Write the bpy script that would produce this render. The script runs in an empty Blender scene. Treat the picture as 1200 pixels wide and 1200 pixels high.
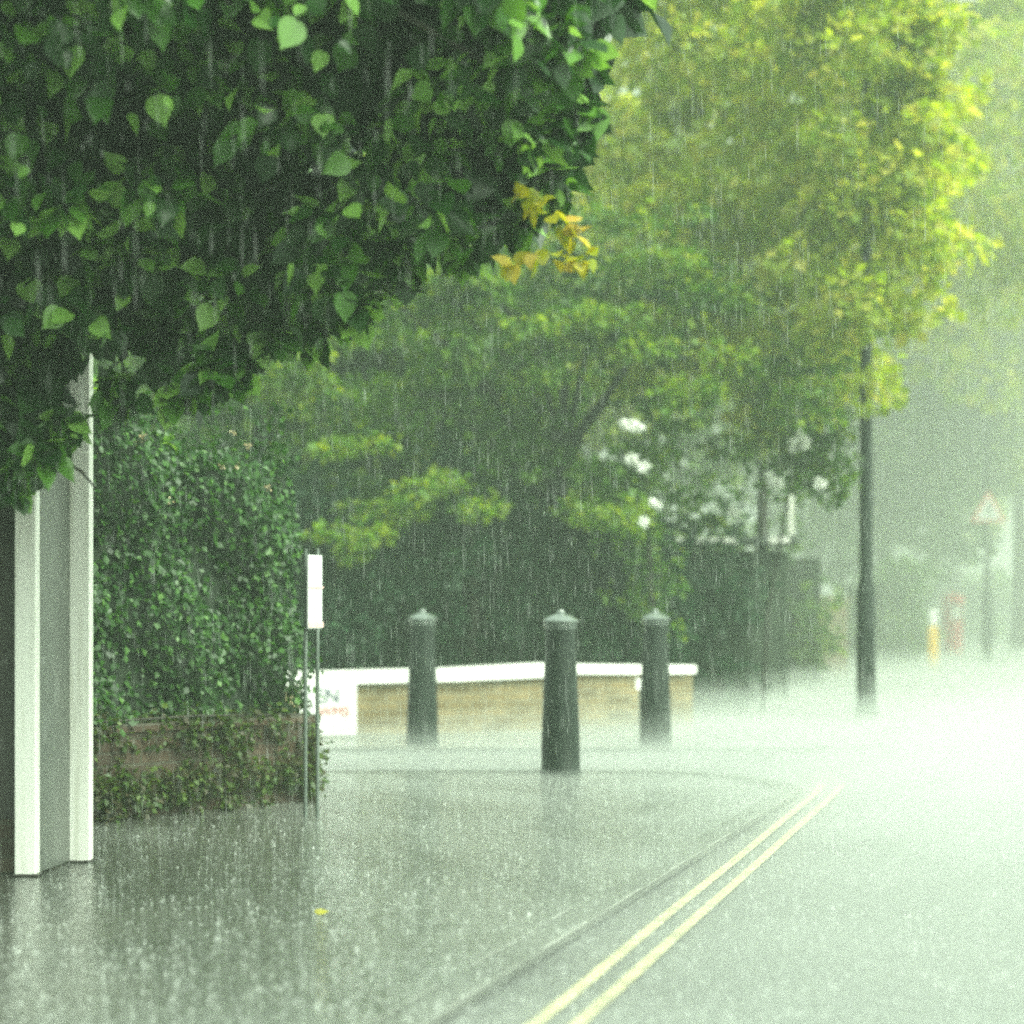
import bpy, bmesh, math, random
import numpy as np
from mathutils import Vector, Matrix

random.seed(7)
RNG = np.random.default_rng(11)
S = bpy.context.scene
COL = S.collection
R = math.radians

# ------------------------------------------------------------------ camera model (pixels of the 1200 px photograph)
F, HY, CAMZ = 2800.0, 713.0, 1.2
PAVE = 0.018                                   # pavement level above the road


def at(x, y, Y):
    """photo pixel at distance Y -> world point"""
    return Vector(((x - 600) / F * Y, Y, CAMZ - (y - HY) / F * Y))


def on_ground(x, y, z=0.0):
    Y = F * (CAMZ - z) / (y - HY)
    return Vector(((x - 600) / F * Y, Y, z))


# ------------------------------------------------------------------ materials
def new_mat(name):
    m = bpy.data.materials.new(name)
    m.use_nodes = True
    nt = m.node_tree
    nt.nodes.clear()
    out = nt.nodes.new('ShaderNodeOutputMaterial')
    return m, nt, out


def noise(nt, scale, detail=4, rough=.55, dim='3D', vec=None):
    n = nt.nodes.new('ShaderNodeTexNoise')
    n.inputs['Scale'].default_value = scale
    n.inputs['Detail'].default_value = detail
    n.inputs['Roughness'].default_value = rough
    if vec is not None:
        nt.links.new(vec, n.inputs['Vector'])
    return n


def ramp(nt, fac, stops):
    r = nt.nodes.new('ShaderNodeValToRGB')
    e = r.color_ramp.elements
    while len(e) < len(stops):
        e.new(0.5)
    for i, (p, c) in enumerate(stops):
        e[i].position = p
        e[i].color = (*c, 1) if len(c) == 3 else c
    nt.links.new(fac, r.inputs['Fac'])
    return r


def objco(nt):
    return nt.nodes.new('ShaderNodeTexCoord').outputs['Object']


def surface(name, c1, c2, rough=.5, scale=6.0, bump=.15, bscale=30, metal=0.0, spec=.5, coat=0.0):
    m, nt, out = new_mat(name)
    b = nt.nodes.new('ShaderNodeBsdfPrincipled')
    v = objco(nt)
    n = noise(nt, scale, 5, vec=v)
    r = ramp(nt, n.outputs['Fac'], [(.3, c1), (.7, c2)])
    nt.links.new(r.outputs['Color'], b.inputs['Base Color'])
    b.inputs['Roughness'].default_value = rough
    b.inputs['Metallic'].default_value = metal
    b.inputs['Specular IOR Level'].default_value = spec
    b.inputs['Coat Weight'].default_value = coat
    b.inputs['Coat Roughness'].default_value = .15
    if bump:
        bn = noise(nt, bscale, 4, vec=v)
        bp = nt.nodes.new('ShaderNodeBump')
        bp.inputs['Strength'].default_value = bump
        bp.inputs['Distance'].default_value = .02
        nt.links.new(bn.outputs['Fac'], bp.inputs['Height'])
        nt.links.new(bp.outputs['Normal'], b.inputs['Normal'])
    nt.links.new(b.outputs['BSDF'], out.inputs['Surface'])
    return m


def streaked_paint(name, c1, c2, rough):
    m, nt, out = new_mat(name)
    b = nt.nodes.new('ShaderNodeBsdfPrincipled')
    mp = nt.nodes.new('ShaderNodeMapping')
    mp.inputs['Scale'].default_value = (28, 28, 1.6)
    nt.links.new(objco(nt), mp.inputs['Vector'])
    n = noise(nt, 1.0, 6, .65, vec=mp.outputs['Vector'])
    r = ramp(nt, n.outputs['Fac'], [(.25, c1), (.5, c2)])
    nt.links.new(r.outputs['Color'], b.inputs['Base Color'])
    b.inputs['Roughness'].default_value = rough
    nt.links.new(b.outputs['BSDF'], out.inputs['Surface'])
    return m


def leaf_mat(name, stops, transl=.45, rough=.35, tcol=None, spec=.5):
    """leaf colour varies leaf by leaf (random per island)"""
    m, nt, out = new_mat(name)
    g = nt.nodes.new('ShaderNodeNewGeometry')
    r = ramp(nt, g.outputs['Random Per Island'], stops)
    b = nt.nodes.new('ShaderNodeBsdfPrincipled')
    b.inputs['Roughness'].default_value = rough
    b.inputs['Specular IOR Level'].default_value = spec
    nt.links.new(r.outputs['Color'], b.inputs['Base Color'])
    t = nt.nodes.new('ShaderNodeBsdfTranslucent')
    hs = nt.nodes.new('ShaderNodeHueSaturation')
    hs.inputs['Value'].default_value = 1.5
    hs.inputs['Saturation'].default_value = 1.1
    hs.inputs['Hue'].default_value = .485
    nt.links.new(r.outputs['Color'], hs.inputs['Color'])
    nt.links.new(hs.outputs['Color'], t.inputs['Color'])
    mx = nt.nodes.new('ShaderNodeMixShader')
    mx.inputs['Fac'].default_value = transl
    nt.links.new(b.outputs['BSDF'], mx.inputs[1])
    nt.links.new(t.outputs['BSDF'], mx.inputs[2])
    nt.links.new(mx.outputs['Shader'], out.inputs['Surface'])
    return m


def wet_ground(name, c1, c2, rough_lo, rough_hi, bump, grain=90., patch=1.1, ripple=14., dist=.02):
    """rain-soaked surface: dark base, standing water in patches, ripples and drop-rings as bump"""
    m, nt, out = new_mat(name)
    b = nt.nodes.new('ShaderNodeBsdfPrincipled')
    v = objco(nt)
    big = noise(nt, patch, 5, vec=v)
    col = ramp(nt, big.outputs['Fac'], [(.3, c1), (.7, c2)])
    gr = noise(nt, grain, 2, vec=v)
    mixc = nt.nodes.new('ShaderNodeMixRGB')
    mixc.blend_type = 'MULTIPLY'
    mixc.inputs['Fac'].default_value = .6
    grr = ramp(nt, gr.outputs['Fac'], [(.3, (.6, .6, .6)), (.7, (1.3, 1.3, 1.3))])
    nt.links.new(col.outputs['Color'], mixc.inputs[1])
    nt.links.new(grr.outputs['Color'], mixc.inputs[2])
    nt.links.new(mixc.outputs['Color'], b.inputs['Base Color'])
    rr = ramp(nt, big.outputs['Fac'], [(.35, (rough_lo,) * 3), (.65, (rough_hi,) * 3)])
    nt.links.new(rr.outputs['Color'], b.inputs['Roughness'])
    b.inputs['Specular IOR Level'].default_value = 1.0
    b.inputs['IOR'].default_value = 1.4
    # height: wind ripples + drop impacts + stone grain
    rip = noise(nt, ripple, 3, vec=v)
    vo = nt.nodes.new('ShaderNodeTexVoronoi')
    vo.inputs['Scale'].default_value = 22
    nt.links.new(v, vo.inputs['Vector'])
    wv = nt.nodes.new('ShaderNodeMath')
    wv.operation = 'MULTIPLY'
    wv.inputs[1].default_value = 38
    nt.links.new(vo.outputs['Distance'], wv.inputs[0])
    sn = nt.nodes.new('ShaderNodeMath')
    sn.operation = 'SINE'
    nt.links.new(wv.outputs[0], sn.inputs[0])
    a1 = nt.nodes.new('ShaderNodeMath')
    a1.operation = 'MULTIPLY_ADD'
    a1.inputs[1].default_value = .12
    nt.links.new(sn.outputs[0], a1.inputs[0])
    nt.links.new(rip.outputs['Fac'], a1.inputs[2])
    a2 = nt.nodes.new('ShaderNodeMath')
    a2.operation = 'MULTIPLY_ADD'
    a2.inputs[1].default_value = .3
    nt.links.new(gr.outputs['Fac'], a2.inputs[0])
    nt.links.new(a1.outputs[0], a2.inputs[2])
    bp = nt.nodes.new('ShaderNodeBump')
    bp.inputs['Strength'].default_value = bump
    bp.inputs['Distance'].default_value = dist
    nt.links.new(a2.outputs[0], bp.inputs['Height'])
    nt.links.new(bp.outputs['Normal'], b.inputs['Normal'])
    nt.links.new(b.outputs['BSDF'], out.inputs['Surface'])
    return m


def brick_mat(name, c1, c2, mortar, scale=1.0):
    m, nt, out = new_mat(name)
    b = nt.nodes.new('ShaderNodeBsdfPrincipled')
    v = objco(nt)
    mp = nt.nodes.new('ShaderNodeMapping')
    mp.inputs['Rotation'].default_value = (R(90), 0, 0)
    nt.links.new(v, mp.inputs['Vector'])
    br = nt.nodes.new('ShaderNodeTexBrick')
    br.inputs['Scale'].default_value = scale
    br.inputs['Brick Width'].default_value = .225
    br.inputs['Row Height'].default_value = .075
    br.inputs['Mortar Size'].default_value = .008
    br.inputs['Color1'].default_value = (*c1, 1)
    br.inputs['Color2'].default_value = (*c2, 1)
    br.inputs['Mortar'].default_value = (*mortar, 1)
    nt.links.new(mp.outputs['Vector'], br.inputs['Vector'])
    n = noise(nt, 5, 5, vec=v)
    mx = nt.nodes.new('ShaderNodeMixRGB')
    mx.blend_type = 'MULTIPLY'
    mx.inputs['Fac'].default_value = .7
    rr = ramp(nt, n.outputs['Fac'], [(.3, (.6, .62, .58)), (.7, (1.1, 1.1, 1.05))])
    nt.links.new(br.outputs['Color'], mx.inputs[1])
    nt.links.new(rr.outputs['Color'], mx.inputs[2])
    nt.links.new(mx.outputs['Color'], b.inputs['Base Color'])
    b.inputs['Roughness'].default_value = .55
    bp = nt.nodes.new('ShaderNodeBump')
    bp.inputs['Strength'].default_value = .4
    bp.inputs['Distance'].default_value = .006
    nt.links.new(br.outputs['Fac'], bp.inputs['Height'])
    bp.invert = True
    nt.links.new(bp.outputs['Normal'], b.inputs['Normal'])
    nt.links.new(b.outputs['BSDF'], out.inputs['Surface'])
    return m


def volume_mat(name, color, density, aniso):
    m, nt, out = new_mat(name)
    v = nt.nodes.new('ShaderNodeVolumePrincipled')
    v.inputs['Color'].default_value = (*color, 1)
    v.inputs['Density'].default_value = density
    v.inputs['Anisotropy'].default_value = aniso
    nt.links.new(v.outputs['Volume'], out.inputs['Volume'])
    return m


M = {}
M['near_leaf'] = leaf_mat('near_leaf', [(0, (.008, .034, .006)), (.45, (.018, .070, .010)), (.66, (.060, .18, .018)), (1, (.26, .48, .10))], .36, .33)
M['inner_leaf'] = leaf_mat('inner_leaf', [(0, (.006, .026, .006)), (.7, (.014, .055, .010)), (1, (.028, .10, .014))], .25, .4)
M['yellow_leaf'] = leaf_mat('yellow_leaf', [(0, (.26, .34, .02)), (.6, (.42, .40, .04)), (1, (.52, .40, .10))], .45, .4)
M['maple_leaf'] = leaf_mat('maple_leaf', [(0, (.024, .085, .004)), (.6, (.060, .16, .006)), (.9, (.14, .26, .008)), (1, (.26, .33, .015))], .52, .5)
M['sunlit_bough_leaf'] = leaf_mat('sunlit_bough_leaf', [(0, (.05, .15, .006)), (.5, (.12, .24, .010)), (1, (.26, .34, .018))], .55, .5)  # lighter copy of the maple leaf: sunlight painted into the colour
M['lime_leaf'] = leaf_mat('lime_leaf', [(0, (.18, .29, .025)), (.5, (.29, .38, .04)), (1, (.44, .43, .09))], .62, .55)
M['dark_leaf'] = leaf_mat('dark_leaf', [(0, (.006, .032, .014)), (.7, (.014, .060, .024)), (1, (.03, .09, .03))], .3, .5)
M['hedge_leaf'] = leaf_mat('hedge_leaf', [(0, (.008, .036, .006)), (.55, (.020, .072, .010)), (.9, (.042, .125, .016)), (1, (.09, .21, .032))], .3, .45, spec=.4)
M['trailing_leaf'] = leaf_mat('trailing_leaf', [(0, (.030, .040, .008)), (.35, (.050, .040, .014)), (.6, (.03, .075, .010)), (1, (.09, .15, .016))], .35, .5)
M['bright_leaf'] = leaf_mat('bright_leaf', [(0, (.09, .22, .006)), (.6, (.13, .29, .010)), (1, (.18, .32, .02))], .5, .5)
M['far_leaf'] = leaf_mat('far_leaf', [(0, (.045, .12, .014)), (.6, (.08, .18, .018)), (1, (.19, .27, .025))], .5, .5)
M['petal'] = leaf_mat('petal', [(0, (.66, .68, .62)), (1, (.82, .83, .79))], .2, .5)
M['cream'] = leaf_mat('cream', [(0, (.30, .25, .13)), (1, (.50, .44, .28))], .3, .5)
M['bark'] = surface('bark', (.014, .014, .010), (.04, .036, .024), .7, 9, .7, 45)
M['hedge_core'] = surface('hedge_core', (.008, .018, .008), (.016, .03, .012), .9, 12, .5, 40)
M['white_paint'] = streaked_paint('white_paint', (.62, .62, .54), (.86, .86, .81), .35)
M['white_stone'] = surface('white_stone', (.74, .74, .70), (.84, .84, .81), .3, 3, .08, 40)
M['grey_panel'] = surface('grey_panel', (.075, .085, .075), (.115, .125, .11), .35, 2.5, .05, 50)
M['dark_render'] = surface('dark_render', (.028, .028, .025), (.055, .05, .042), .5, 2.5, .15, 40)
M['iron'] = surface('iron', (.005, .011, .008), (.012, .020, .015), .42, 9, .25, 55, spec=.3)
M['iron_cap'] = surface('iron_cap', (.09, .11, .10), (.16, .19, .175), .18, 6, .05, 70, spec=.9)
M['steel'] = surface('steel', (.10, .13, .11), (.17, .20, .18), .35, 8, .03, 50, metal=.3)
M['sign_white'] = surface('sign_white', (.82, .82, .81), (.86, .86, .85), .3, 4, 0)
M['sign_grey'] = surface('sign_grey', (.46, .48, .47), (.54, .56, .55), .4, 5, 0)
M['sign_pink'] = surface('sign_pink', (.55, .36, .34), (.62, .45, .42), .4, 5, 0)
M['sign_blue'] = surface('sign_blue', (.03, .045, .09), (.04, .06, .11), .4, 5, 0)
M['sign_red'] = surface('sign_red', (.50, .09, .07), (.58, .13, .10), .35, 5, 0)
M['sign_black'] = surface('sign_black', (.015, .015, .015), (.025, .025, .025), .4, 5, 0)
M['tan_brick'] = brick_mat('tan_brick', (.13, .095, .038), (.25, .19, .09), (.21, .195, .13))
M['red_brick'] = brick_mat('red_brick', (.040, .024, .014), (.060, .036, .020), (.05, .045, .03))
M['pale_brick'] = brick_mat('pale_brick', (.24, .19, .12), (.30, .22, .15), (.24, .22, .16))
M['timber'] = surface('timber', (.025, .040, .025), (.05, .07, .045), .55, 3, .3, 25)
M['felt'] = surface('felt', (.03, .04, .034), (.05, .06, .05), .5, 5, .3, 60)
M['pillar_red'] = surface('pillar_red', (.55, .02, .018), (.62, .035, .03), .25, 3, 0, coat=.5)
M['bollard_yellow'] = surface('bollard_yellow', (.75, .40, .015), (.80, .47, .02), .35, 4, 0)
M['asphalt'] = wet_ground('wet_asphalt', (.06, .065, .06), (.10, .105, .10), .10, .22, .6, ripple=26., dist=.012)
M['paving'] = wet_ground('wet_paving', (.04, .046, .036), (.085, .092, .075), .04, .12, .5, grain=60, ripple=20., dist=.0045)
M['kerbstone'] = wet_ground('wet_kerbstone', (.06, .066, .055), (.12, .128, .11), .15, .3, .3, grain=120)
M['earth'] = surface('earth', (.03, .035, .02), (.055, .06, .035), .7, 3, .4, 20)
M['kerb_highlight_and_joint'] = wet_ground('wet_kerb_highlight_and_joint', (.16, .17, .15), (.30, .31, .28), .25, .4, .3, grain=120)
M['gutter_shade'] = wet_ground('wet_gutter_shade', (.010, .012, .010), (.02, .022, .02), .3, .5, .4, grain=120)
M['line_paint'] = wet_ground('wet_line_paint', (.24, .225, .12), (.58, .55, .29), .25, .4, .3, grain=45, patch=9)

# rain water: mostly clear, whitened by the light it scatters
m, nt, out = new_mat('rain_water')
tr = nt.nodes.new('ShaderNodeBsdfTransparent')
df = nt.nodes.new('ShaderNodeBsdfPrincipled')
df.inputs['Base Color'].default_value = (.85, .9, .86, 1)
df.inputs['Roughness'].default_value = .15
tl = nt.nodes.new('ShaderNodeBsdfTranslucent')
tl.inputs['Color'].default_value = (.9, .95, .9, 1)
mx = nt.nodes.new('ShaderNodeMixShader')
mx.inputs['Fac'].default_value = .5
nt.links.new(df.outputs[0], mx.inputs[1])
nt.links.new(tl.outputs[0], mx.inputs[2])
mx2 = nt.nodes.new('ShaderNodeMixShader')
mx2.inputs['Fac'].default_value = .16
nt.links.new(tr.outputs[0], mx2.inputs[1])
nt.links.new(mx.outputs[0], mx2.inputs[2])
nt.links.new(mx2.outputs[0], out.inputs['Surface'])
M['rain_water'] = m


# ------------------------------------------------------------------ object helpers
def tag(o, label=None, cat=None, group=None, kind=None):
    if label:
        o['label'] = label
    if cat:
        o['category'] = cat
    if group:
        o['group'] = group
    if kind:
        o['kind'] = kind
    return o


def thing(name, loc, label, cat, group=None, rz=0.0):
    o = bpy.data.objects.new(name, None)
    o.empty_display_size = .2
    COL.objects.link(o)
    o.location = loc
    o.rotation_euler = (0, 0, rz)
    return tag(o, label, cat, group)


def link(name, me, mat, parent=None):
    o = bpy.data.objects.new(name, me)
    me.materials.append(mat)
    COL.objects.link(o)
    if parent is not None:
        o.parent = parent
    return o


class MB:
    """a small mesh builder; coordinates are local to the thing"""

    def __init__(self):
        self.bm = bmesh.new()

    def box(self, c, s, bev=0.0, rz=0.0):
        r = bmesh.ops.create_cube(self.bm, size=1)
        vs = r['verts']
        bmesh.ops.scale(self.bm, vec=s, verts=vs)
        if bev:
            es = list({e for v in vs for e in v.link_edges})
            rb = bmesh.ops.bevel(self.bm, geom=es, offset=bev, segments=2, affect='EDGES', profile=.5)
            vs = list({v for f in rb['faces'] for v in f.verts} | {v for v in vs if v.is_valid})
        bmesh.ops.rotate(self.bm, verts=vs, cent=(0, 0, 0), matrix=Matrix.Rotation(rz, 3, 'Z'))
        bmesh.ops.translate(self.bm, vec=c, verts=vs)
        return self

    def lathe(self, prof, n=24, c=(0, 0, 0)):
        rings = []
        for (r, z) in prof:
            rings.append([self.bm.verts.new((c[0] + r * math.cos(2 * math.pi * i / n), c[1] + r * math.sin(2 * math.pi * i / n), c[2] + z)) for i in range(n)])
        for a, b in zip(rings, rings[1:]):
            for i in range(n):
                self.bm.faces.new((a[i], a[(i + 1) % n], b[(i + 1) % n], b[i]))
        self.bm.faces.new(rings[0][::-1])
        self.bm.faces.new(rings[-1])
        return self

    def tube(self, pts, radii, n=10):
        pts = [Vector(p) for p in pts]
        rings = []
        for i, p in enumerate(pts):
            d = (pts[min(i + 1, len(pts) - 1)] - pts[max(i - 1, 0)]).normalized()
            u = d.orthogonal().normalized() if abs(d.z) > .99 else d.cross(Vector((0, 0, 1))).normalized()
            w = d.cross(u)
            rings.append([self.bm.verts.new(p + (u * math.cos(2 * math.pi * k / n) + w * math.sin(2 * math.pi * k / n)) * radii[i]) for k in range(n)])
        for a, b in zip(rings, rings[1:]):
            for i in range(n):
                self.bm.faces.new((a[i], a[(i + 1) % n], b[(i + 1) % n], b[i]))
        self.bm.faces.new(rings[0][::-1])
        self.bm.faces.new(rings[-1])
        return self

    def prism(self, poly, z0, z1):
        a = [self.bm.verts.new((p[0], p[1], z0)) for p in poly]
        b = [self.bm.verts.new((p[0], p[1], z1)) for p in poly]
        n = len(poly)
        self.bm.faces.new(a[::-1])
        self.bm.faces.new(b)
        for i in range(n):
            self.bm.faces.new((a[i], a[(i + 1) % n], b[(i + 1) % n], b[i]))
        return self

    def build(self, name, mat, parent=None, smooth=False):
        bmesh.ops.recalc_face_normals(self.bm, faces=self.bm.faces)
        me = bpy.data.meshes.new(name)
        self.bm.to_mesh(me)
        self.bm.free()
        if smooth:
            me.polygons.foreach_set('use_smooth', [True] * len(me.polygons))
            try:
                me.set_sharp_from_angle(angle=R(40))
            except Exception:
                pass
        return link(name, me, mat, parent)


# leaf outlines: x along the leaf (0 stalk .. 1 tip), y across, z fold
_h = [(.0, .0), (-.06, .16), (.04, .34), (.22, .45), (.42, .46), (.62, .37), (.82, .20), (.97, .06), (1.10, 0)]
_up = [(x, y, .16 * y * y * 2 - .10 * x * x) for x, y in _h]
_dn = [(x, -y, .16 * y * y * 2 - .10 * x * x) for x, y in _h[1:-1]]
_rib = [(.25, 0, -.03), (.6, 0, -.06)]
BROAD = (np.array(_up + _dn + _rib), [(0, 16, 2, 1), (16, 4, 3, 2), (16, 17, 5, 4), (17, 7, 6, 5), (17, 8, 7), (0, 9, 10, 16), (16, 10, 11, 12), (16, 12, 13, 17), (17, 13, 14, 15), (17, 15, 8)])
SIMPLE = (np.array([(0, 0, 0), (.5, .38, .08), (1, 0, -.04), (.5, -.38, .08)]), [(0, 2, 1), (0, 3, 2)])


def unit(a):
    return a / (np.linalg.norm(a, axis=1, keepdims=True) + 1e-9)


def leaf_mesh(name, pos, tip, nor, size, shape, mat, parent=None):
    """pos, tip direction, approximate normal and size for each leaf -> one foliage mesh"""
    V, faces = shape
    tip = unit(tip)
    nor = unit(nor - (nor * tip).sum(1, keepdims=True) * tip)
    bi = np.cross(nor, tip)
    k, n = len(V), len(pos)
    s = size[:, None, None]
    verts = pos[:, None, :] + s * (V[None, :, 0:1] * tip[:, None, :] + V[None, :, 1:2] * bi[:, None, :] + V[None, :, 2:3] * RNG.uniform(-.6, 2.6, (n, 1, 1)) * nor[:, None, :])
    verts = verts.reshape(-1, 3)
    fl = [len(f) for f in faces]
    idx = np.concatenate([np.array(f) for f in faces])
    loops = (np.arange(n)[:, None] * k + idx[None, :]).ravel()
    tot = np.tile(np.array(fl), n)
    start = np.concatenate([[0], np.cumsum(tot)[:-1]])
    me = bpy.data.meshes.new(name)
    me.vertices.add(len(verts))
    me.vertices.foreach_set('co', verts.ravel().astype(np.float32))
    me.loops.add(len(loops))
    me.loops.foreach_set('vertex_index', loops.astype(np.int32))
    me.polygons.add(len(tot))
    me.polygons.foreach_set('loop_start', start.astype(np.int32))
    me.polygons.foreach_set('loop_total', tot.astype(np.int32))
    me.update(calc_edges=True)
    return link(name, me, mat, parent)


def clump_leaves(clumps, per, size, droop=.5, shell=.55, up=.9):
    """clumps: (centre, radii). Leaves sit towards each clump's outside, tips outward and drooping"""
    P, T, N, Z = [], [], [], []
    for c, r in clumps:
        k = max(3, int(per * RNG.uniform(.6, 1.4)))
        d = unit(RNG.normal(size=(k, 3)))
        rad = shell + (1 - shell) * RNG.random(k) ** .7
        rad *= RNG.uniform(.8, 1.15, k)
        p = d * rad[:, None] * np.array(r)
        P.append(p + np.array(c))
        t = d + RNG.normal(size=(k, 3)) * .6
        t[:, 2] -= droop
        T.append(t)
        nn = RNG.normal(size=(k, 3)) * .55 + d * .35
        nn[:, 2] += up
        N.append(nn)
        Z.append(RNG.uniform(size[0], size[1], k))
    return np.concatenate(P), np.concatenate(T), np.concatenate(N), np.concatenate(Z)


def limb_path(a, b, sag=.15, n=6, wob=.06):
    a, b = Vector(a), Vector(b)
    L = (b - a).length
    pts = []
    for i in range(n):
        t = i / (n - 1)
        p = a.lerp(b, t)
        p.z += math.sin(t * math.pi) * sag * L
        if 0 < i < n - 1:
            p += Vector((random.uniform(-1, 1), random.uniform(-1, 1), random.uniform(-1, 1))) * wob * L * .3
        pts.append(p)
    return pts


def trunk_of(root, base_r, height, lean=(0, 0), bark='bark'):
    pts, rad = [], []
    for i in range(8):
        t = i / 7
        pts.append((lean[0] * t + random.uniform(-.03, .03) * height * .1, lean[1] * t + random.uniform(-.03, .03) * height * .1, height * t))
        rad.append(base_r * (1.35 if i == 0 else 1 - .6 * t))
    MB().tube(pts, rad, 12).build('trunk', M[bark], root, True)
    return Vector(pts[-1]), Vector(pts[5])


def tree(name, base, label, trunk_r, trunk_h, clumps, per, size, mat, group=None, droop=.5, limbs=12, shape=SIMPLE, shell=.5, up=.9, lr=.35):
    """clumps in world coordinates"""
    root = thing(name, base, label, 'tree', group)
    base = Vector(base)
    loc = [((Vector(c) - base)[:], r) for c, r in clumps]
    top, mid = trunk_of(root, trunk_r, trunk_h)
    pick = random.sample(loc, min(limbs, len(loc)))
    for c, r in pick:
        a = mid.lerp(top, random.random())
        MB().tube(limb_path(a, c, .10), [trunk_r * lr * (1 - .8 * i / 5) for i in range(6)], 7).build('limb', M['bark'], root, True)
    leaf_mesh('crown', *clump_leaves(loc, per, size, droop, shell, up), shape, M[mat], root)
    return root


def ellipsoid_clumps(c, r, n, cr, flat=.6, hollow=.45):
    """n clumps of about radius cr spread in an uneven ellipsoid"""
    out = []
    for _ in range(n):
        d = unit(RNG.normal(size=(1, 3)))[0]
        f = (hollow + (1 - hollow) * RNG.random() ** .6) * RNG.uniform(.82, 1.12)
        s = cr * RNG.uniform(.6, 1.35)
        out.append(((c[0] + d[0] * r[0] * f, c[1] + d[1] * r[1] * f, c[2] + d[2] * r[2] * f), (s, s, s * flat)))
    return out


# ------------------------------------------------------------------ ground, road, pavements
def kerb_x(Y):
    """kerb face of the near pavement, and of the far one"""
    return -0.21 + 0.243 * (Y - 6.9)


def far_kerb_x(Y):
    return .222 * Y - 1.42


def sheet(name, poly, z, mat, dz=None):
    mb = MB()
    if dz is None:
        mb.bm.faces.new([mb.bm.verts.new((p[0], p[1], z)) for p in poly])
    else:
        mb.prism(poly, z - dz, z)
    o = mb.build(name, mat)
    return tag(o, kind='structure')


sheet('ground', [(-300, -60), (300, -60), (300, 400), (-300, 400)], -.008, M['earth'])
sheet('road', [(-3, -30), (60, -30), (90, 220), (30, 220), (-8, 21), (-30, 21), (-30, 16.5), (-3, 16)], 0, M['asphalt'])
# near pavement with a rounded corner into the side turning
near = [(-9, -12), (kerb_x(-12) - .15, -12), (kerb_x(15.6) - .15, 15.6)]
cx, cy = kerb_x(15.6) - .15, 15.6
arc = [(cx - .9 * (1 - math.cos(a)) + .0, cy + 1.7 * math.sin(a)) for a in [R(15 * i) for i in range(1, 7)]]
near += arc + [(-9, 17.3)]
sheet('pavement', near, PAVE, M['paving'], .12)
far = [(-40, 20.3), (2.6, 20.3)] + [(2.6 + (far_kerb_x(22.2) - .15 - 2.6) * math.sin(R(22.5 * i)), 20.3 + 1.9 * (1 - math.cos(R(22.5 * i)))) for i in range(1, 5)] + [(far_kerb_x(200) - .15, 200), (-40, 200)]
sheet('pavement_beyond', far, PAVE, M['paving'], .12)


def strip(name, path, width, z0, z1, mat, seg=None, gap=.004):
    """kerb stones / painted lines laid along a path (left edge = path); stones share one mesh"""
    mb = MB()
    for a, b in zip(path, path[1:]):
        a, b = Vector((*a, 0)), Vector((*b, 0))
        L = (b - a).length
        d = (b - a).normalized()
        nrm = Vector((d.y, -d.x, 0))
        n = max(1, round(L / seg)) if seg else 1
        for i in range(n):
            p, q = a + d * (L * i / n + gap), a + d * (L * (i + 1) / n - gap)
            mb.prism([p, q, q + nrm * width, p + nrm * width], z0, z1)
    return tag(mb.build(name, mat), kind='structure')


strip('kerb', [(kerb_x(-12) - .15, -12), (kerb_x(15.6) - .15, 15.6)] + arc + [(-9, 17.3)], .15, -.06, PAVE + .003, M['kerbstone'], .9)
strip('kerb_beyond', list(reversed([(-40, 20.3), (2.6, 20.3)])) and [(far[1][0], far[1][1])] + far[2:6] + [(far_kerb_x(120) - .15, 120)], .15, -.06, PAVE + .003, M['kerbstone'], .9)
strip('kerb_edge', [(-12, 20.3), (2.6, 20.3)], .15, -.06, PAVE + .003, M['kerbstone'], .9)


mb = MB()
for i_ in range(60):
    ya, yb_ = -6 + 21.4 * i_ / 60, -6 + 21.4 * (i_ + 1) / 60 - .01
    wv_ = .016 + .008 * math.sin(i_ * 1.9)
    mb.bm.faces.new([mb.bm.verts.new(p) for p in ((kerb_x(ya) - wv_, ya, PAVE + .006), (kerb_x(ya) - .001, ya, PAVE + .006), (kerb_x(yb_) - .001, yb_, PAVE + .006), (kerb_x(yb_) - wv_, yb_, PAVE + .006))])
tag(mb.build('kerb_edge_highlight', M['kerb_highlight_and_joint']), kind='structure')  # pale strip painting the highlight along the kerb's top edge
mb = MB()
for i_ in range(40):
    ya, yb_ = -6 + 15.4 * i_ / 40, -6 + 15.4 * (i_ + 1) / 40 - .012
    wv_ = .009 + .006 * math.sin(i_ * 2.3)
    mb.bm.faces.new([mb.bm.verts.new(p) for p in ((kerb_x(ya) - .155 - wv_, ya, PAVE + .006), (kerb_x(ya) - .155, ya, PAVE + .006), (kerb_x(yb_) - .155, yb_, PAVE + .006), (kerb_x(yb_) - .155 - wv_, yb_, PAVE + .006))])
tag(mb.build('pavement_joint', M['kerb_highlight_and_joint']), kind='structure')
gp_ = [(kerb_x(-12) + .002, -12), (kerb_x(15.4) + .002, 15.4)]
mb = MB()
for i_ in range(40):
    ya, yb_ = -12 + 27.4 * i_ / 40, -12 + 27.4 * (i_ + 1) / 40
    mb.bm.faces.new([mb.bm.verts.new(p) for p in ((kerb_x(ya), ya, .004), (kerb_x(ya) + .014, ya, .004), (kerb_x(yb_) + .014, yb_, .004), (kerb_x(yb_), yb_, .004))])
tag(mb.build('gutter_shade', M['gutter_shade']), kind='structure')  # narrow wet gutter, darkened to paint contact shade along the kerb foot


def yl(off):
    pts = [(.222 + off + .222 * (Y - 6.9), Y) for Y in np.linspace(-6, 15.2, 12)]
    e = pts[-1]
    pts += [(e[0] + .20, e[1] + 1.0)]
    return pts


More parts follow.
